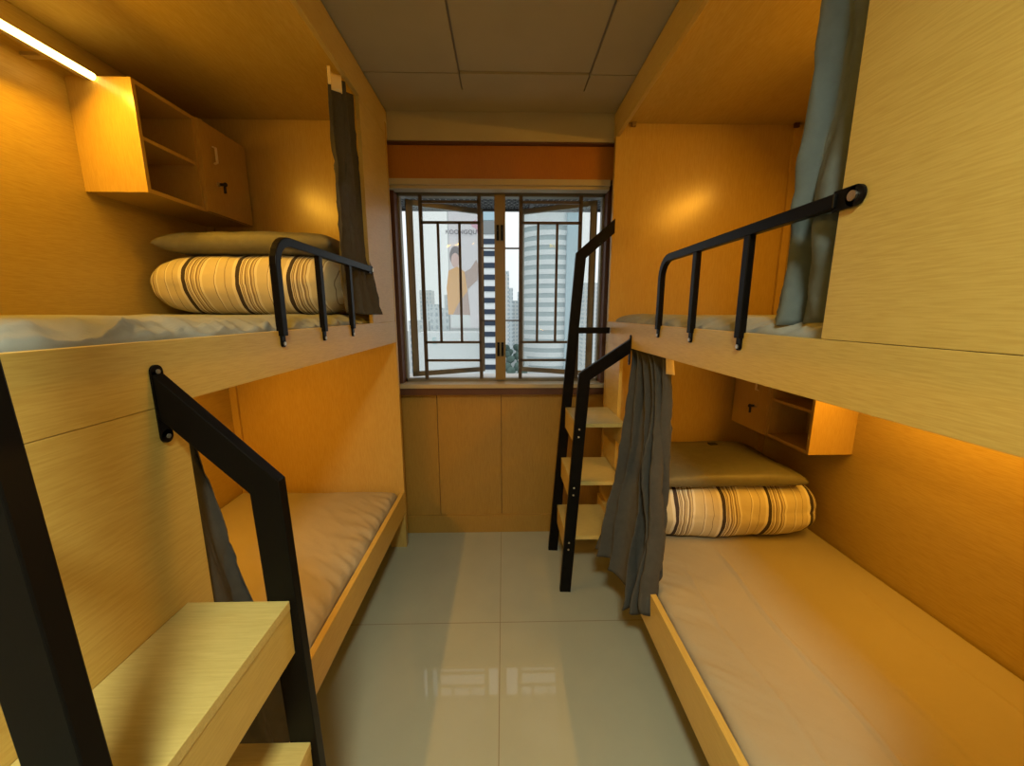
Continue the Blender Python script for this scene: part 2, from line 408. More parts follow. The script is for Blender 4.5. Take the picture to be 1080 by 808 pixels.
def bunk(side):
    s = -1 if side == 'L' else 1
    XA = XL if s < 0 else XR          # aisle face
    xin = XA+s*.022
    xw = s*XW
    x = lambda a, b: (min(a, b), max(a, b))
    root = thing('bunk_bed', ('pale ash bunk bed built in along the left side of the aisle' if s < 0 else 'pale ash bunk bed built in along the right side of the aisle'), 'bunk bed', (s*1.15, 1.3, 0), 'built-in bunk beds')
    def part(name, bm, m, par=root, **k): return obj(name, bm, m, par, **k)
    # end panel, board by the aisle, corner batten
    part('end_panel', B(*x(XA, xw), YP, YP+.03, .22, 2.515), M['wz'])
    part('corner_batten', B(*x(s*1.598, s*1.6385), YP-.016, YP-.0005, .30, 1.35), M['wz'])
    part('corner_batten', B(*x(s*1.598, s*1.6385), YP-.016, YP-.0005, 1.40, 2.51), M['wz'])
    part('leg', B(*x(XA, XA+s*.10), YP-.012, YP+.03, 0, .2195), M['wz'])
    part('leg', B(*x(XA, XA+s*.10), YN+.001, YN+.04, 0, .2195), M['wz'])
    part('head_panel', B(*x(XA+s*.001, xw), YN, YN+.02, .22, 2.515), M['wz'])
    part('back_panel', B(*x(xw-s*.015, xw), YN+.02, YP, .25, 2.515), M['wy'])
    # upper rail, lower rail
    zr = .378
    xr = (XL if s < 0 else .60)
    part('side_rail', B(*x(XA, XA+s*.020), YN, YP+.028, 1.329, 1.449), M['wy'])
    part('side_rail', B(*x(xr, xr+s*.024), YN, YP-.001, .232 if s < 0 else .19, zr if s < 0 else .36, bev=.002), M['wy'])
    part('bed_deck', B(*x(XA+s*.0205, xw-s*.0155), YN+.021, YP-.017, 1.352, 1.376), M['wy'])
    part('bed_deck', B(*x(xr+s*.0245, xw-s*.0155), YN+.021, YP-.017, .262, .285), M['wy'])
    part('roof_panel', B(*x(XA+s*.0205, xw), YN, YP+.03, 2.516, 2.534), M['wr'])
    fb = bmesh.new(); box(fb, *x(XA, XA+s*.020), YN, YP+.045, 2.448, 2.578, bev=.002)
    part('fascia', fb, M['wy'])
    # curtain rails
    for z, xx in ((2.505, XA+s*.045), (1.343, XA+s*.045)):
        tb = bmesh.new(); box(tb, xx-.008, xx+.008, YN+.03, YP-.02, z-.0, z+.009, bev=.001)
        part('curtain_track', tb, M['tape'])
    # closing panels on the aisle side
    if s < 0:
        part('closing_panel', B(*x(XA+s*.001, XA+s*.019), 1.915, YP-.001, 1.4495, 2.4475), M['wy'])
        part('closing_panel', B(*x(XA+s*.0005, XA+s*.019), YN+.021, .756, .05, 1.328), M['wy'])
    else:
        part('closing_panel', B(*x(XA+s*.0005, XA+s*.019), YN+.021, .741, 1.450, 2.4475), M['wy'])
        part('closing_panel', B(*x(XA+s*.001, XA+s*.019), 2.03, YP-.001, .3605, 1.3285), M['wy'])
        # little brackets in the upper corner
        part('corner_bracket', B(.70, .722, YP-.02, YP-.0005, 2.495, 2.514), M['brass'])
        part('corner_bracket', B(1.585, 1.612, YP-.030, YP-.0165, 2.492, 2.514), M['redw'])
    # guard rail
    xg = XA-s*.004
    gy = (1.12, 1.38, 1.64, 1.925) if s < 0 else (1.53, 1.26, .995, .705)
    d = 1 if s < 0 else -1
    zt = 1.702; r = .07
    pts = [(xg, gy[0], 1.435)]
    for k in range(7):
        a = PI-k*PI/12
        pts.append((xg, gy[0]+d*(r+r*math.cos(a)), zt-r+r*math.sin(a)))
    pts.append((xg, gy[3]-d*.035, zt))
    g = bmesh.new(); sweep(g, pts, (1, 0, 0), .026, .020)
    gr = part('guard_rail', g, M['black'], bevel=.002)
    e = bmesh.new(); box(e, xg-.003, xg+.003, *sorted((gy[3]-d*.045, gy[3])), zt-.018, zt+.018, bev=0); cyl(e, (xg, gy[3], zt), .018, .006, 'X', 24)
    part('end_plate', e, M['black'], gr)
    part('screw', screw_bm((xg-s*.005, gy[3]-d*.002, zt), 'X', .009), M['screw'], gr)
    for k in (0, 1, 2):
        if k:
            q = bmesh.new(); sweep(q, [(xg, gy[k], 1.435), (xg, gy[k], zt-.012)], (1, 0, 0), .024, .018)
            part('guard_post', q, M['black'], gr, bevel=.002)
        q = bmesh.new(); xx = XA-s*.0035
        box(q, xx-.003, xx+.003, gy[k]-.009, gy[k]+.009, 1.412, 1.445, bev=0); cyl(q, (xx, gy[k], 1.412), .009, .006, 'X', 16)
        part('mounting_tab', q, M['black'], gr)
        part('screw', screw_bm((xx-s*.0045, gy[k], 1.413), 'X', .0055, .003), M['screw'], gr)
    return root

bL = bunk('L'); bR = bunk('R')

# ------------------------------------------------------------------ mattresses
def mattress(x0, x1, y0, y1, z0, z1, mat, label, seed, folds=(), drop=.0, wr=1.0, diag=False):
    def fn(p, n):
        q = p.copy(); inner = x1 if x1 < 0 else x0; sg = 1 if x1 < 0 else -1
        e = abs(p.x-inner)
        up = max(0, n.z)
        if n.z > .3 or True:
            h = .004*noise.noise(Vector((p.x*3, p.y*2.2, seed)))
            h += .0035*wr*noise.noise(Vector((p.x*9+2.5*noise.noise(Vector((p.y*2, 0, seed))), p.y*5, seed+4)))
            edge = math.exp(-e/.14)
            h += edge*.010*wr*noise.noise(Vector((p.x*16+p.y*9, p.y*34+p.x*22, seed+17)))
            h += edge*.016*wr*noise.noise(Vector((p.x*7+p.y*2, p.y*(13+4*wr)+p.x*10, seed+7)))
            q.z += h*up
            q.x += sg*edge*(1-up*.6)*(.010*noise.noise(Vector((p.y*7, p.z*9, seed+1)))+.004*noise.noise(Vector((p.y*23, p.z*7, seed+2))))
            q.z -= drop*math.exp(-(e/(.075 if diag else .045))**1.6)*up
        if diag:
            dd = (p.y*1.0-(e-.02)*3.4+.04*noise.noise(Vector((p.y*6, e*9, 2))))*5.2
            q.z += .011*math.exp(-((e-.035)/.032)**2)*max(0, math.sin(dd*2*PI/1.1))**2*up*(1 if p.y < 1.15 else .35)
            q.x += .006*math.exp(-((e-.01)/.03)**2)*math.sin(dd*2*PI/.8)
        for fx, fy0, fy1, k, a in folds:
            if fy0 < p.y < fy1:
                xx = fx+k*(p.y-fy0)+.012*math.sin(p.y*9)
                q.z += a*math.exp(-((p.x-xx)/.007)**2)*up*min(1, (p.y-fy0)*6, (fy1-p.y)*6)
        return q
    bm = softbox(x0, x1, y0, y1, z0, z1, (.035, .035, min(.035, (z1-z0)*.48)), 110, 190, 6, fn)
    o = obj('mattress', bm, mat, smooth=True)
    tag(o, label, 'mattress', 'bunk mattresses')
    return o
mattress(-1.636, -.664, YN+.03, YP-.03, 1.377, 1.490, M['sheet2'], 'grey-sheeted mattress on the upper left bunk, under the wall-mounted light tube', 3, drop=.030, wr=1.6, diag=True)
mattress(-1.636, -.668, YN+.03, YP-.025, .286, .405, M['sheet'], 'sand-coloured mattress on the lower left bunk, with nothing lying on it', 11, drop=.012, wr=1.3)
mattress(.648, 1.636, YN+.03, YP-.03, 1.377, 1.487, M['sheet2'], 'mattress on the upper right bunk, behind the guard rail and slate curtain', 21, drop=.025, wr=1.2)
mattress(.632, 1.636, YN+.03, YP-.025, .286, .372, M['sheet'], 'sand-coloured mattress on the lower right bunk, under the olive pillow and striped roll', 31,
         folds=((.985, .35, 1.70, .02, .013), (1.20, .35, 1.1, -.02, .006), (.80, .5, 1.6, .0, .005), (1.45, .5, 1.5, .02, .006)), drop=.006, wr=.6)

# ------------------------------------------------------------------ bedding rolls and pillows
def roll(x0, x1, y0, y1, z0, z1, label, seed, pinch, shift):
    cx = (x0+x1)/2
    def fn(p, n):
        q = p.copy(); cz = (z0+z1)/2; cy = (y0+y1)/2
        for xe, on in ((x0, pinch[0]), (x1, pinch[1])):
            e = abs(p.x-xe)
            k = on*math.exp(-(e/.10)**1.3)
            q.z = q.z+(cz-q.z)*k*.45; q.y = q.y+(cy-q.y)*k*.25
        a = math.atan2(p.z-cz, p.y-cy)
        h = .006*noise.noise(Vector((p.x*6, a*1.5, seed)))+.0045*noise.noise(Vector((p.x*17, a*2.5, seed+1)))
        h += .008*noise.noise(Vector((p.x*4, p.z*14, seed+5)))*(1 if n.y < -.2 else .3)
        q += n*h
        q.z = max(q.z, z0)
        return q
    bm = softbox(x0, x1, y0, y1, z0, z1, (.075, .125, (z1-z0)*.49), 90, 30, 24, fn)
    o = obj('rolled_duvet', bm, M['stripe'], smooth=True, origin=(cx+shift, (y0+y1)/2, z0))
    tag(o, label, 'duvet', 'rolled striped duvets'); return o

def pillow(x0, x1, y0, y1, z0, h, mat, label, seed, name='pillow'):
    bm = bmesh.new(); N = 64
    top, bot = {}, {}
    for i in range(N+1):
        for j in range(N+1):
            u = 2*i/N-1; v = 2*j/N-1
            k = max(0, (1-abs(u)**5))*max(0, (1-abs(v)**5)); k = k**.36
            pin = 1-.035*(1-abs(u)**2)*abs(v)**6
            pinu = 1-.03*(1-abs(v)**2)*abs(u)**6
            X = (x0+x1)/2+u*(x1-x0)/2*pinu; Y = (y0+y1)/2+v*(y1-y0)/2*pin
            w = .006*noise.noise(Vector((X*5, Y*5, seed)))+.007*noise.noise(Vector((X*13, Y*5, seed+2)))*max(abs(u), abs(v))**3
            edge = (i in (0, N) or j in (0, N))
            zm = z0+h*.40
            bot[i, j] = bm.verts.new((X, Y, zm-h*.40*k))
            top[i, j] = bot[i, j] if edge else bm.verts.new((X, Y, zm+h*.60*k+w*k+.001))
    for i in range(N):
        for j in range(N):
            for g in (top, bot):
                vs = []
                for v in (g[i, j], g[i+1, j], g[i+1, j+1], g[i, j+1]):
                    if v not in vs: vs.append(v)
                try: bm.faces.new(vs)
                except ValueError: pass
    bmesh.ops.recalc_face_normals(bm, faces=bm.faces[:])
    o = obj(name, bm, mat, smooth=True)
    tag(o, label, 'pillow', 'pillows on the rolled duvets')
    return o

roll(-1.628, -.755, 1.76, 2.22, 1.491, 1.762, 'striped rolled duvet on the upper left bunk, under the flat grey pillow', 2, (1.0, .35), .047)
roll(.69, 1.59, 1.69, 2.20, .373, .665, 'striped rolled duvet on the lower right bunk, under the olive pillow', 8, (.4, .55), -.05)
pillow(-1.53, -.755, 1.78, 2.22, 1.757, .105, M['greyp'], 'flat grey pillow on the striped roll of the upper left bunk', 5)
p2 = pillow(.72, 1.475, 1.70, 2.24, .656, .090, M['olive'], 'olive satin pillow on the striped roll of the lower right bunk', 12)
tg = bmesh.new(); box(tg, 1.19, 1.235, 2.09, 2.125, .7475, .7535, bev=.001)
obj('fabric_tag', tg, M['tag'], p2)

# ------------------------------------------------------------------ wall cabinets
def cabinet(s, z0, z1, ya, ym, yb, depth, label):
    xb = s*(XW-.0155); xf = xb-s*depth; t = .016
    x = lambda a, b: (min(a, b), max(a, b))
    r = thing('wall_cabinet', label, 'cabinet', ((xb+xf)/2, (ya+yb)/2, z0), 'locker cabinets on the bunk walls')
    p = lambda n, bm, m=M['wz'], par=r, **k: obj(n, bm, m, par, **k)
    cb = bmesh.new()
    box(cb, *x(xb, xf), ya, ya+t, z0, z1, bev=.001); box(cb, *x(xb, xf), yb-t, yb, z0, z1, bev=.001)
    box(cb, *x(xb, xf), ym-t, ym, z0+t, z1-t, bev=.001)
    box(cb, *x(xb, xf), ya+t, yb-t, z0, z0+t, bev=.001); box(cb, *x(xb, xf), ya+t, yb-t, z1-t, z1, bev=.001)
    box(cb, *x(xb, xb-s*.006), ya+t, yb-t, z0+t, z1-t, bev=0)
    p('cabinet_body', cb)
    p('shelf', B(*x(xb-s*.006, xf+s*.006), ya+t, ym-t, (z0+z1)/2-.006, (z0+z1)/2+.008))
    dx = x(xf, xf-s*.016)
    d = p('door', B(*dx, ym-.004, yb-.002, z0+.003, z1-.003))
    hx = xf-s*.016
    hb = bmesh.new(); sweep(hb, [(hx, ym+.075, z1-.17), (hx-s*.014, ym+.075, z1-.165), (hx-s*.014, ym+.075, z1-.10), (hx, ym+.075, z1-.095)], (0, 1, 0), .006, .010)
    p('handle', hb, M['tape'], d)
    lb = bmesh.new(); cyl(lb, (hx-s*.004, ym+.085, z0+.145), .011, .008, 'X', 18)
    p('lock', lb, M['screw'], d)
    kb = bmesh.new(); box(kb, *x(hx-s*.008, hx-s*.030), ym+.082, ym+.088, z0+.139, z0+.151, bev=.001)
    cyl(kb, (hx-s*.032, ym+.085, z0+.145), .010, .004, 'Y', 14); box(kb, *x(hx-s*.022, hx-s*.034), ym+.083, ym+.087, z0+.105, z0+.137, bev=.001)
    p('key', kb, M['tag'], d)
    return r
cabinet(-1, 1.968, 2.372, 1.655, 1.955, 2.278, .242, 'small ash wall cabinet with open shelves and a key-locked door, above the upper left bunk')
cabinet(1, .842, 1.246, 1.685, 1.985, 2.278, .21, 'small ash wall cabinet with a key-locked door, above the lower right bunk')

# ------------------------------------------------------------------ LED tubes
AMB = (1, .435, .030)
def tube(s, z, y0, y1, power, label, colr=AMB):
    xw = s*(XW-.0155)
    r = thing('tube_light', label, 'light', (xw-s*.02, (y0+y1)/2, z), 'bunk tube lights')
    b = bmesh.new(); x = sorted((xw-s*.078, xw-s*.102)); box(b, *x, y0, y1, z-.008, z+.014, bev=.002)
    for yk in (y0+.12, y1-.12):
        q = sorted((xw, xw-s*.0785)); box(b, *q, yk-.012, yk+.012, z-.004, z+.008, bev=.001)
    obj('housing', b, M['cream'], r)
    b = bmesh.new(); cyl(b, (xw-s*.112, (y0+y1)/2, z), .0125, y1-y0-.01, 'Y', 16)
    obj('diffuser', b, M['led'], r, smooth=False)
    l = bpy.data.lights.new('tube_glow', 'AREA'); l.shape = 'RECTANGLE'; l.size = y1-y0-.14; l.size_y = .03; l.energy = power; l.color = colr
    o = bpy.data.objects.new('tube_glow', l); COL.objects.link(o); o.parent = r
    o.location = (-s*.107, -.05, -.010)
    o.rotation_euler = (0, math.radians(s*-1*-62), 0)
    # area light looks along -Z; tilt towards the aisle and slightly down
    dirv = Vector((-s*.60, 0, -.80)); o.rotation_euler = dirv.to_track_quat('-Z', 'Y').to_euler()
    l.spread = math.radians(180)
    return r
tube(-1, 2.366, .75, 1.652, 13, 'glowing warm tube light on the wall above the upper left bunk, ending at the cabinet', (1, .49, .035))
tube(1, 2.366, .75, 1.652, 13, 'warm tube light on the wall above the upper right bunk')
tube(-1, 1.290, .90, 1.92, 9.5, 'warm tube light on the wall above the lower left bunk')
tube(1, 1.290, .75, 1.652, 8.5, 'warm tube light on the wall above the lower right bunk')

# ------------------------------------------------------------------ ladders
def ladder(s, short, tall, treads, label, zback, xb):
    """short / tall: dict(y, bottom x, corner (x,z), end z)"""
    r = thing('bunk_ladder', label, 'ladder', (s*.45, (short['y']+tall['y'])/2, 0), 'ladders to the upper bunks')
    W, T = .058, .024
    sb = bmesh.new(); y = short['y']
    sweep(sb, [(s*short['x0'], y, 0), (s*short['xc'], y, short['zc']), (s*(xb-.02), y, short['ze'])], (0, 1, 0), W, T, xend=s*(xb-.0057))
    st = obj('stringer', sb, M['black'], r, bevel=.002)
    pb = bmesh.new(); px = sorted((s*(xb-.0015), s*(xb-.0055)))
    box(pb, *px, y-.0125, y+.0125, short['zp']-.122, short['zp'], bev=0)
    cyl(pb, ((px[0]+px[1])/2, y, short['zp']), .0125, .004, 'X', 20); cyl(pb, ((px[0]+px[1])/2, y, short['zp']-.122), .0125, .004, 'X', 20)
    obj('fixing_plate', pb, M['black'], r)
    for z in (short['zp'], short['zp']-.122): obj('screw', screw_bm((s*(xb-.0075), y, z), 'X', .0042, .002), M['alum'], r)
    tb = bmesh.new(); y = tall['y']
    sweep(tb, [(s*tall['x0'], y, 0), (s*tall['xc'], y, tall['zc']), (s*(xb-.012), y, tall['ze'])], (0, 1, 0), W, T, xend=s*(xb-.003))
    tl = obj('stringer', tb, M['black'], r, bevel=.002)
    cb = bmesh.new(); xm = tall['x0']+(tall['xc']-tall['x0'])*1.40/tall['zc']
    sweep(cb, [(s*xm, y, 1.40), (s*(xb-.006), y, 1.40)], (0, 1, 0), .035, T*.8)
    obj('brace', cb, M['black'], r, bevel=.0015)
    ya, yb = sorted((short['y'], tall['y'])); sg = 1 if short['y'] < tall['y'] else -1
    ya += T/2+.001; yb -= T/2+.001
    for z in treads:
        f = z/short['zc']; xo = short['x0']+(short['xc']-short['x0'])*f-.017
        x0, x1 = sorted((s*xo, s*(xb-.001)))
        t = obj('tread', B(x0, x1, ya, yb, z-.020, z, bev=.0015), M['wx'], r)
        a0, a1 = sorted((s*xo+s*.001, s*xo+s*.018))
        obj('apron', B(a0, a1, ya, yb, z-.122, z-.0205, bev=.001), M['wy'], t)
        b0, b1 = sorted((s*(xb-.001), s*(xb-.018)))
        obj('apron', B(b0, b1, ya, yb, z-.122, z-.0205, bev=.001), M['wy'], t)
        for dz in (-.022, -.062):
            fz = (z+dz)/short['zc']; xc = short['x0']+(short['xc']-short['x0'])*fz
            yy = (min(short['y'], tall['y'])-T/2-.001)
            if s > 0: obj('bolt', screw_bm((s*(xc-.004), yy, z+dz), 'Y', .0048, .003), M['screw'], st)
    return r
ladder(-1, dict(y=.705, x0=.425, xc=.457, zc=1.172, ze=1.335, zp=1.395), dict(y=.318, x0=.399, xc=.4625, zc=1.82, ze=1.97), (.929, .580, .240),
       'black-railed ladder with wide ash treads on the left bunk, nearest the camera', 0, .636)
ladder(1, dict(y=1.862, x0=.331, xc=.398, zc=1.192, ze=1.330, zp=1.382), dict(y=2.235, x0=.311, xc=.434, zc=1.815, ze=1.965), (.945, .630, .318),
       'black-railed ladder with three ash treads on the right bunk, beside the window', 0, .62)

# ------------------------------------------------------------------ curtains
def curtain(label, mat, top, bot, pleats, a0, a1, seed, tape=None, N=120, wob=.02, bulge=None, ex=1.35, ey=None):
    bm = curtain_bm(top, bot, pleats, a0, a1, N=N, Mv=60, seed=seed, wob=wob, bulge=bulge, ex=ex, ey=ey)
    o = obj('curtain', bm, mat, smooth=True); solid(o, .0028)
    tag(o, label, 'curtain', 'privacy curtains of the bunks')
    if tape:
        t0, t1, s1, xoff = tape
        tp = [lerp_path(top, t0+(t1-t0)*k/4) for k in range(5)]
        bm = bmesh.new(); rows = []
        full = curtain_bm(top, bot, pleats, a0, a1, N=N, Mv=60, seed=seed, wob=wob, bulge=bulge, ex=ex, ey=ey); full.verts.ensure_lookup_table()
        i0, i1 = int(t0*N), int(t1*N); jn = max(2, int(s1*60))
        for j in range(jn+1):
            rows.append([bm.verts.new(full.verts[j*(N+1)+i].co+Vector((xoff, -.004, .001))) for i in range(i0, i1+1)])
        full.free()
        for a, b in zip(rows, rows[1:]):
            for i in range(len(a)-1): bm.faces.new((a[i], a[i+1], b[i+1], b[i]))
        bmesh.ops.recalc_face_normals(bm, faces=bm.faces[:])
        h = obj('heading_tape', bm, M['tape'], o, smooth=True); solid(h, .003)
        h['label'] = 'ivory heading tape'
    return o

curtain('charcoal curtain bunched at the window end of the upper left bunk', M['curt'],
        [(-.690, 1.715, 2.450), (-.672, 1.80, 2.452), (-.672, 1.925, 2.452)],
        [(-.680, 1.695, 1.500), (-.630, 1.80, 1.492), (-.600, 1.935, 1.492)], 3.4, .013, .013, 1, tape=(0, .5, .075, .004), ex=3.2, wob=.015)
curtain('charcoal curtain hanging beside the ladder of the lower left bunk', M['curt'],
        [(-.690, .56, 1.335), (-.690, .70, 1.335), (-.685, .815, 1.335)],
        [(-.69, .60, .42), (-.640, .74, .40), (-.575, .935, .30)], 3, .012, .012, 5)
curtain('slate grey curtain hanging beside the large plain panel of the upper right bunk', M['curt2'],
        [(.695, .50, 2.462), (.690, .72, 2.462), (.672, .895, 2.462)],
        [(.70, .50, 1.50), (.695, .72, 1.487), (.672, .935, 1.470)], 5.2, .016, .020, 14, wob=.06, N=160)
curtain('charcoal pleated curtain bunched by the ladder of the lower right bunk', M['curt'],
        [(.678, 1.985, 1.322), (.674, 1.84, 1.325), (.670, 1.68, 1.325), (.668, 1.545, 1.325)],
        [(.475, 1.77, .31), (.520, 1.65, .31), (.560, 1.46, .22), (.592, 1.39, .27), (.655, 1.49, .50)], 6, .026, .034, 9, tape=(.90, 1.0, .09, .012), N=200, wob=.035, ey=.55)

# ------------------------------------------------------------------ outside
def mat_hazy(n, c, r=.9): return plain(n, c, r, spec=.1)  # distance haze is painted into the lightened base colours of the outdoor objects
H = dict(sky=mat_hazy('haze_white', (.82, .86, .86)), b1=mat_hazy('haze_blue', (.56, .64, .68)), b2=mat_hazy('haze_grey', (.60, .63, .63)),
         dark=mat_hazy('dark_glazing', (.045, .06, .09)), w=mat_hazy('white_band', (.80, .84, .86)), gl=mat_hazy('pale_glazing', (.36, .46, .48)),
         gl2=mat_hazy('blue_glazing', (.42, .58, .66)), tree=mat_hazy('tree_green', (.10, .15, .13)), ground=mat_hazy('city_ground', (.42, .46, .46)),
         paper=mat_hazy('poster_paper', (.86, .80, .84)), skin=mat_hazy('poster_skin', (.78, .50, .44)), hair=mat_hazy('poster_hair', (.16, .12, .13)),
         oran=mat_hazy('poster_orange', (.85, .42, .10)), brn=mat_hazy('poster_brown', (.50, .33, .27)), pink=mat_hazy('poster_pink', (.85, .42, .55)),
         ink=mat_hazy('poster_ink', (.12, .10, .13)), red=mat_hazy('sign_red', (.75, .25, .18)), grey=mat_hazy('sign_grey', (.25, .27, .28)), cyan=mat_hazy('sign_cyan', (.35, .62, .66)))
GZ = -40
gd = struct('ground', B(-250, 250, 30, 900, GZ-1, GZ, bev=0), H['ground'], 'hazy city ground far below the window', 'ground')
def text(body, size, loc, mat, par, name='lettering', ext=.05, sx=1):
    c = bpy.data.curves.new(name, 'FONT'); c.body = body; c.size = size; c.extrude = ext; c.align_x = 'CENTER'; c.align_y = 'CENTER'
    o = bpy.data.objects.new(name, c); COL.objects.link(o); o.parent = par
    o.location = Vector(loc)-origin_of(par); o.rotation_euler = (PI/2, 0, 0); o.scale = (sx, 1, 1)
    c.materials.append(mat)
    bpy.context.view_layer.update()
    me = bpy.data.meshes.new_from_object(o.evaluated_get(bpy.context.evaluated_depsgraph_get()))
    m2 = bpy.data.objects.new(name, me); COL.objects.link(m2); m2.parent = par; m2.location = o.location.copy(); m2.rotation_euler = o.rotation_euler.copy(); m2.scale = (sx, 1, 1)
    bpy.data.objects.remove(o)
    m2.name = name
    return m2
# poster tower, 120 m away
K = 4
tw = thing('billboard_tower', 'grey building carrying a tall pink and white poster, seen through the left casement', 'building', (-11.2, 122, GZ))
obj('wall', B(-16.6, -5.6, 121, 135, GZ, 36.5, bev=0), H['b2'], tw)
po = obj('poster', B(-16.2, -6.0, 120.4, 120.9, -3.2, 33, bev=0), H['paper'], tw); po['label'] = 'pale pink advertising poster'
def flat(par, name, mat, pts, y=120.3, t=.08):
    b = bmesh.new(); vs = [b.verts.new((x, y, z)) for x, z in pts]; f = b.faces.new(vs)
    r = bmesh.ops.extrude_face_region(b, geom=[f]); bmesh.ops.translate(b, vec=(0, t, 0), verts=[v for v in r['geom'] if isinstance(v, bmesh.types.BMVert)])
    bmesh.ops.recalc_face_normals(b, faces=b.faces[:])
    return obj(name, b, mat, par)
def ell(cx, cz, rx, rz, n=28, a0=0): return [(cx+rx*math.cos(2*PI*k/n+a0), cz+rz*math.sin(2*PI*k/n+a0)) for k in range(n)]
flat(po, 'printed_swirl', H['pink'], [(-9.6, 27.5), (-8.2, 28.6), (-7.0, 27.0), (-6.6, 22), (-7.4, 19), (-7.2, 23), (-8.0, 26), (-9.2, 26.6)], y=120.34, t=.05)
flat(po, 'printed_hair', H['hair'], ell(-14.3, 18.2, 1.75, 2.9), y=120.30, t=.05)
flat(po, 'printed_face', H['skin'], ell(-14.4, 17.0, 1.25, 2.1), y=120.24, t=.05)
flat(po, 'printed_trousers', H['sky'], [(-16.1, -3.0), (-15.9, 1.2), (-10.5, 1.2), (-10.1, -3.0)], y=120.30, t=.05)
flat(po, 'printed_sleeve', H['brn'], [(-11.9, 13.5), (-9.9, 14.6), (-8.1, 17.2), (-7.4, 15.4), (-7.9, 11.2), (-10.8, 8.6)], y=120.24, t=.05)
flat(po, 'printed_jumper', H['oran'], [(-16.9, 1.0), (-17.2, 9.0), (-16.5, 14.0), (-13.9, 15.2), (-11.7, 13.8), (-10.9, 8.0), (-13.7, 4.5), (-15.5, 1.0)], y=120.2, t=.05)
flat(po, 'printed_hem', H['brn'], [(-15.5, 1.0), (-13.7, 4.5), (-10.9, 8.0), (-10.2, 0.8)], y=120.22, t=.05)
text('KOONGQU\'S', 1.75, (-11.9, 120.15, 25.0), H['ink'], po)
# building below the poster
lw = thing('podium_block', 'pale block with faint lettering under the poster', 'building', (-12, 112, GZ))
obj('wall', B(-24, -6.4, 108, 119, GZ, -4.0, bev=0), H['w'], lw)
text('E', 2.6, (-19.3, 107.9, -6.3), H['cyan'], lw)
text('Tonik', 2.6, (-11.6, 107.9, -6.3), H['sky'], lw)
# striped tower
sz = thing('striped_tower', 'black and white striped high-rise beside the golden mullion', 'building', (-4, 100, GZ))
obj('wall', B(-5.4, -1.0, 100, 110, GZ, 27.2, bev=0), H['w'], sz)
sbm = bmesh.new(); z = 19.5
while z > GZ:
    box(sbm, -5.5, -.9, 99.7, 110.1, z-1.25, z, bev=0); z -= 2.85
so = obj('window_bands', sbm, H['dark'], sz)
obj('plant_storey', B(-5.5, -.9, 99.6, 110.1, 20.6, 23.6, bev=0), H['grey'], sz)
obj('glazed_storey', B(-5.5, -.9, 99.6, 110.1, 23.8, 29.0, bev=0), H['gl2'], sz)
# curved tower on the right
ct = thing('curved_tower', 'curved white high-rise with banded floors, seen through the right casement', 'building', (13.6, 125, GZ))
def arc(bm, z0, z1, r, cx=15.2, cy=133, n=40, a0=PI*1.02, a1=PI*1.98, ri=0):
    lo, hi = [], []
    for k in range(n+1):
        a = a0+(a1-a0)*k/n
        lo.append(bm.verts.new((cx+r*math.cos(a), cy+r*math.sin(a), z0))); hi.append(bm.verts.new((cx+r*math.cos(a), cy+r*math.sin(a), z1)))
    for k in range(n): bm.faces.new((lo[k], lo[k+1], hi[k+1], hi[k]))
    bm.faces.new(hi[::-1]); bm.faces.new(lo)
cbm = bmesh.new(); arc(cbm, GZ, 29.0, 9.2); obj('wall', cbm, H['gl'], ct)
z = 26.5; sl = bmesh.new()
while z > GZ:
    arc(sl, z-1.45, z, 9.6); z -= 2.9
bmesh.ops.recalc_face_normals(sl, faces=sl.faces[:])
obj('floor_bands', sl, H['w'], ct)
crn = bmesh.new(); arc(crn, 28.0, 36.0, 9.7); bmesh.ops.recalc_face_normals(crn, faces=crn.faces[:]); obj('crown', crn, H['w'], ct)
obj('glass_spine', B(19.6, 23.4, 123.0, 127, GZ, 35.5, bev=0), H['gl2'], ct)
text('F', 3.6, (11.0, 121.2, 31.7), H['red'], ct)
text('OURTHPARC', 1.9, (16.0, 121.2, 31.4), H['grey'], ct)
# distant blocks
ci = 0
rnd = random.Random(3)
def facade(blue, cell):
    m, nt, b = _nt('windowed_facade'); wall = (.60, .67, .70) if blue else (.64, .66, .65)  # facade tones lightened too, so the haze sits in the colour
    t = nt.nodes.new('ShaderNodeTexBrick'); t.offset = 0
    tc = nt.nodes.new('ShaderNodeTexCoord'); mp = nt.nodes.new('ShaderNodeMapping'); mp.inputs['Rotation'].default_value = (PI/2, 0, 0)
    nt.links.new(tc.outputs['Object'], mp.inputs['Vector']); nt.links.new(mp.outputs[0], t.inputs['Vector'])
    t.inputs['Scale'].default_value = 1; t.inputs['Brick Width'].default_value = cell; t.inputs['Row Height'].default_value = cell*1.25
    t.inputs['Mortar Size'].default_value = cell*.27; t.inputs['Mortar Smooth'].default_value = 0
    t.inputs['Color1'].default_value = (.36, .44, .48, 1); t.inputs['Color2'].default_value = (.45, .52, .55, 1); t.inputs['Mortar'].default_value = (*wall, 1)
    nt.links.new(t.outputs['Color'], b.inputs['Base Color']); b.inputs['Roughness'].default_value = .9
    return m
blocks = [(-62, -50, 300, 8), (-48, -41, 320, 16), (-40, -33, 310, 2), (-70, -60, 330, 20), (.5, 4.4, 300, 30), (4.6, 8.0, 330, 22), (-1, 6, 420, 45), (8.2, 12.5, 340, 12), (13, 20, 350, 20), (-32, -22, 340, 10), (62, 74, 300, 24), (78, 92, 320, 14), (-95, -80, 300, 30), (-23, -17, 122, 3), (-30.5, -24, 125, -1)]
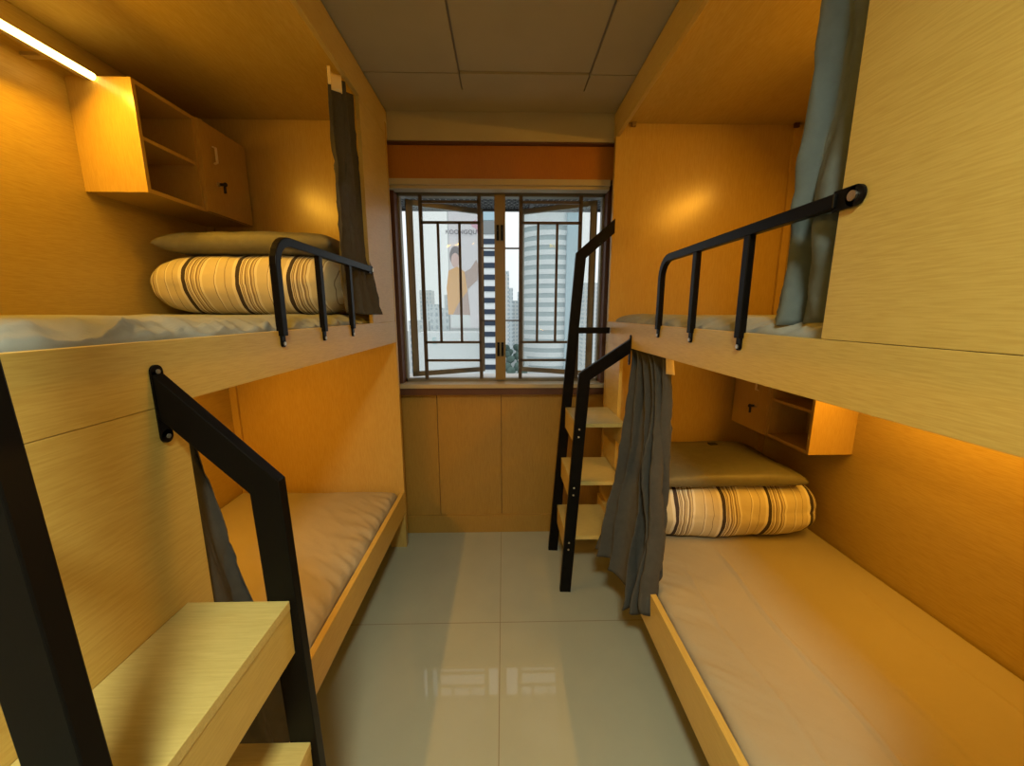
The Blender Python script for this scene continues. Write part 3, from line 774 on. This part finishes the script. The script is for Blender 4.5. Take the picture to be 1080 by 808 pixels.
names = ['low pale block', 'slim pale tower', 'wide pale block', 'tall grey block', 'slender block right of the mullion', 'stepped block right of the mullion', 'tallest hazy tower right of the mullion', 'low block beside the curved tower', 'block behind the curved tower', 'squat block left of the poster', 'block past the right jamb', 'low block past the right jamb', 'block past the left jamb', 'grey-blue office block left of the poster', 'lower office block at the left casement edge']
for (x0, x1, y, zt), nm in zip(blocks, names):
    r = thing('city_block', 'hazy distant '+nm, 'building', ((x0+x1)/2, y, GZ), 'hazy city blocks outside the window')
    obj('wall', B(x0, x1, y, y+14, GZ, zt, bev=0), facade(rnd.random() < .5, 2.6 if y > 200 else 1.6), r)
# tree tops far below
hb_ = bmesh.new()
vs = [hb_.verts.new(p) for p in ((-1, 70, GZ), (7, 70, GZ), (7, 118, GZ), (-1, 118, GZ), (-1, 72, -18), (7, 72, -18), (7, 118, -11.5), (-1, 118, -11.5))]
for f_ in ((0, 3, 2, 1), (4, 5, 6, 7), (0, 1, 5, 4), (1, 2, 6, 5), (2, 3, 7, 6), (3, 0, 4, 7)): hb_.faces.new([vs[q] for q in f_])
hill = obj('hillside', hb_, H['ground'], origin=(3, 94, GZ)); tag(hill, 'pale hillside under the trees right of the mullion', 'hillside', kind='structure')
for k in range(18):
    row, cl_ = divmod(k, 2)
    cy = 76+row*5.0; cx = .9+cl_*(2.5+row*.06)+(row % 2)*.9; rr = .95+.15*rnd.random()
    gz = -18+6.5*(cy-72)/46; cz = gz+2.2+rnd.random()*1.2
    b = bmesh.new(); bmesh.ops.create_icosphere(b, subdivisions=3, radius=rr)
    for v in b.verts: v.co *= 1+.30*noise.noise(v.co*1.6+Vector((k, 0, 0)))
    bmesh.ops.translate(b, vec=(cx, cy, cz), verts=b.verts[:])
    t = thing('tree', 'small dark round-crowned tree on the pale hillside right of the mullion', 'tree', (cx, cy, gz), 'trees on the hillside below')
    obj('crown', b, H['tree'], t, smooth=True)
    b = bmesh.new(); cyl(b, (cx, cy, (gz+cz-rr*.8)/2), .12, cz-rr*.8-gz, 'Z', 8); obj('trunk', b, H['tree'], t)
# ledge and mesh canopy outside the window
lg = obj('window_ledge', B(-1.1, 1.1, 2.61, 2.86, .98, 1.052, bev=.004), M['white']); tag(lg, 'white outer ledge below the opened casements', 'ledge')
cn = thing('mesh_canopy', 'dark wire-mesh canopy outside above the window', 'canopy', (0, 2.9, 2.30))
f = bmesh.new()
for y in (2.62, 3.22): box(f, -1.0, 1.0, y, y+.03, 2.29, 2.32, bev=0)
for x in (-1.0, -.4, .2, .97): box(f, x, x+.03, 2.65, 3.22, 2.29, 2.32, bev=0)
obj('frame', f, M['mesh'], cn)
w = bmesh.new(); n = 60
for k in range(n):
    for sgn in (1, -1):
        x = -1.3+2.6*k/n
        sweep(w, [(max(-1, min(1, x)), 2.64, 2.305), (max(-1, min(1, x+sgn*.30)), 3.22, 2.305)], (0, 0, 1), .014, .006)
obj('wire_mesh', w, M['mesh'], cn)
obj('canopy_sheet', B(-1.0, 1.0, 2.62, 3.25, 2.322, 2.33, bev=0), mat_hazy('grey_sheet_metal', (.50, .50, .48)), cn)

# ------------------------------------------------------------------ room lamps (behind / above the camera)
def area(name, loc, dirv, sx, sy, e, c, spread=180, par=None):
    l = bpy.data.lights.new(name, 'AREA'); l.shape = 'RECTANGLE'; l.size = sx; l.size_y = sy; l.energy = e; l.color = c; l.spread = math.radians(spread)
    o = bpy.data.objects.new(name, l); COL.objects.link(o); o.location = loc
    o.rotation_euler = Vector(dirv).to_track_quat('-Z', 'Y').to_euler()
    return o
cp = thing('ceiling_lamp', 'flat square ceiling lamp over the near end of the aisle', 'lamp', (0, -.45, ZC))
b = bmesh.new(); box(b, -.17, .17, -.62, -.28, ZC-.020, ZC-.0005, bev=.003); 
for q in ((-.17, -.16, -.62, -.28), (.16, .17, -.62, -.28), (-.16, .16, -.62, -.61), (-.16, .16, -.29, -.28)): box(b, *q, ZC-.095, ZC-.0205, bev=.001)  # unseen rim, added to cut grazing lamp light off the bunk fascias
obj('housing', b, M['white'], cp)
b = bmesh.new(); box(b, -.155, .155, -.605, -.295, ZC-.024, ZC-.0205, bev=0); obj('diffuser', b, M['lamp'], cp)
area('ceiling_lamp_light', (0, -.45, ZC-.03), (0, 0, -1), .30, .30, 50, (.95, 1, .80))
# ------------------------------------------------------------------ sky
w = bpy.data.worlds.new('overcast'); S.world = w; w.use_nodes = True; nt = w.node_tree
bg = nt.nodes['Background']; tc = nt.nodes.new('ShaderNodeTexCoord'); sx = nt.nodes.new('ShaderNodeSeparateXYZ'); r = nt.nodes.new('ShaderNodeValToRGB')
nt.links.new(tc.outputs['Generated'], sx.inputs[0]); nt.links.new(sx.outputs['Z'], r.inputs[0]); nt.links.new(r.outputs[0], bg.inputs[0])
r.color_ramp.elements[0].position = 0; r.color_ramp.elements[0].color = (.74, .80, .80, 1)
r.color_ramp.elements[1].position = .35; r.color_ramp.elements[1].color = (.92, .95, .95, 1)
bg.inputs[1].default_value = 1.2

# ------------------------------------------------------------------ camera
cam = bpy.data.cameras.new('camera'); co = bpy.data.objects.new('camera', cam); COL.objects.link(co)
cam.sensor_width = 36; cam.sensor_fit = 'HORIZONTAL'; cam.lens = 405/1080*36; cam.clip_start = .01; cam.clip_end = 2000
co.location = (0, 0, 1.5); co.rotation_euler = (PI/2-math.radians(10.355), 0, -math.radians(1.252))
S.camera = co
S.view_settings.view_transform = 'Standard'; S.view_settings.look = 'None'; S.view_settings.exposure = 0; S.view_settings.gamma = 1
S.view_settings.use_curve_mapping = False
S.cycles.use_denoising = True
S.cycles.max_bounces = 8; S.cycles.diffuse_bounces = 5; S.cycles.transparent_max_bounces = 12
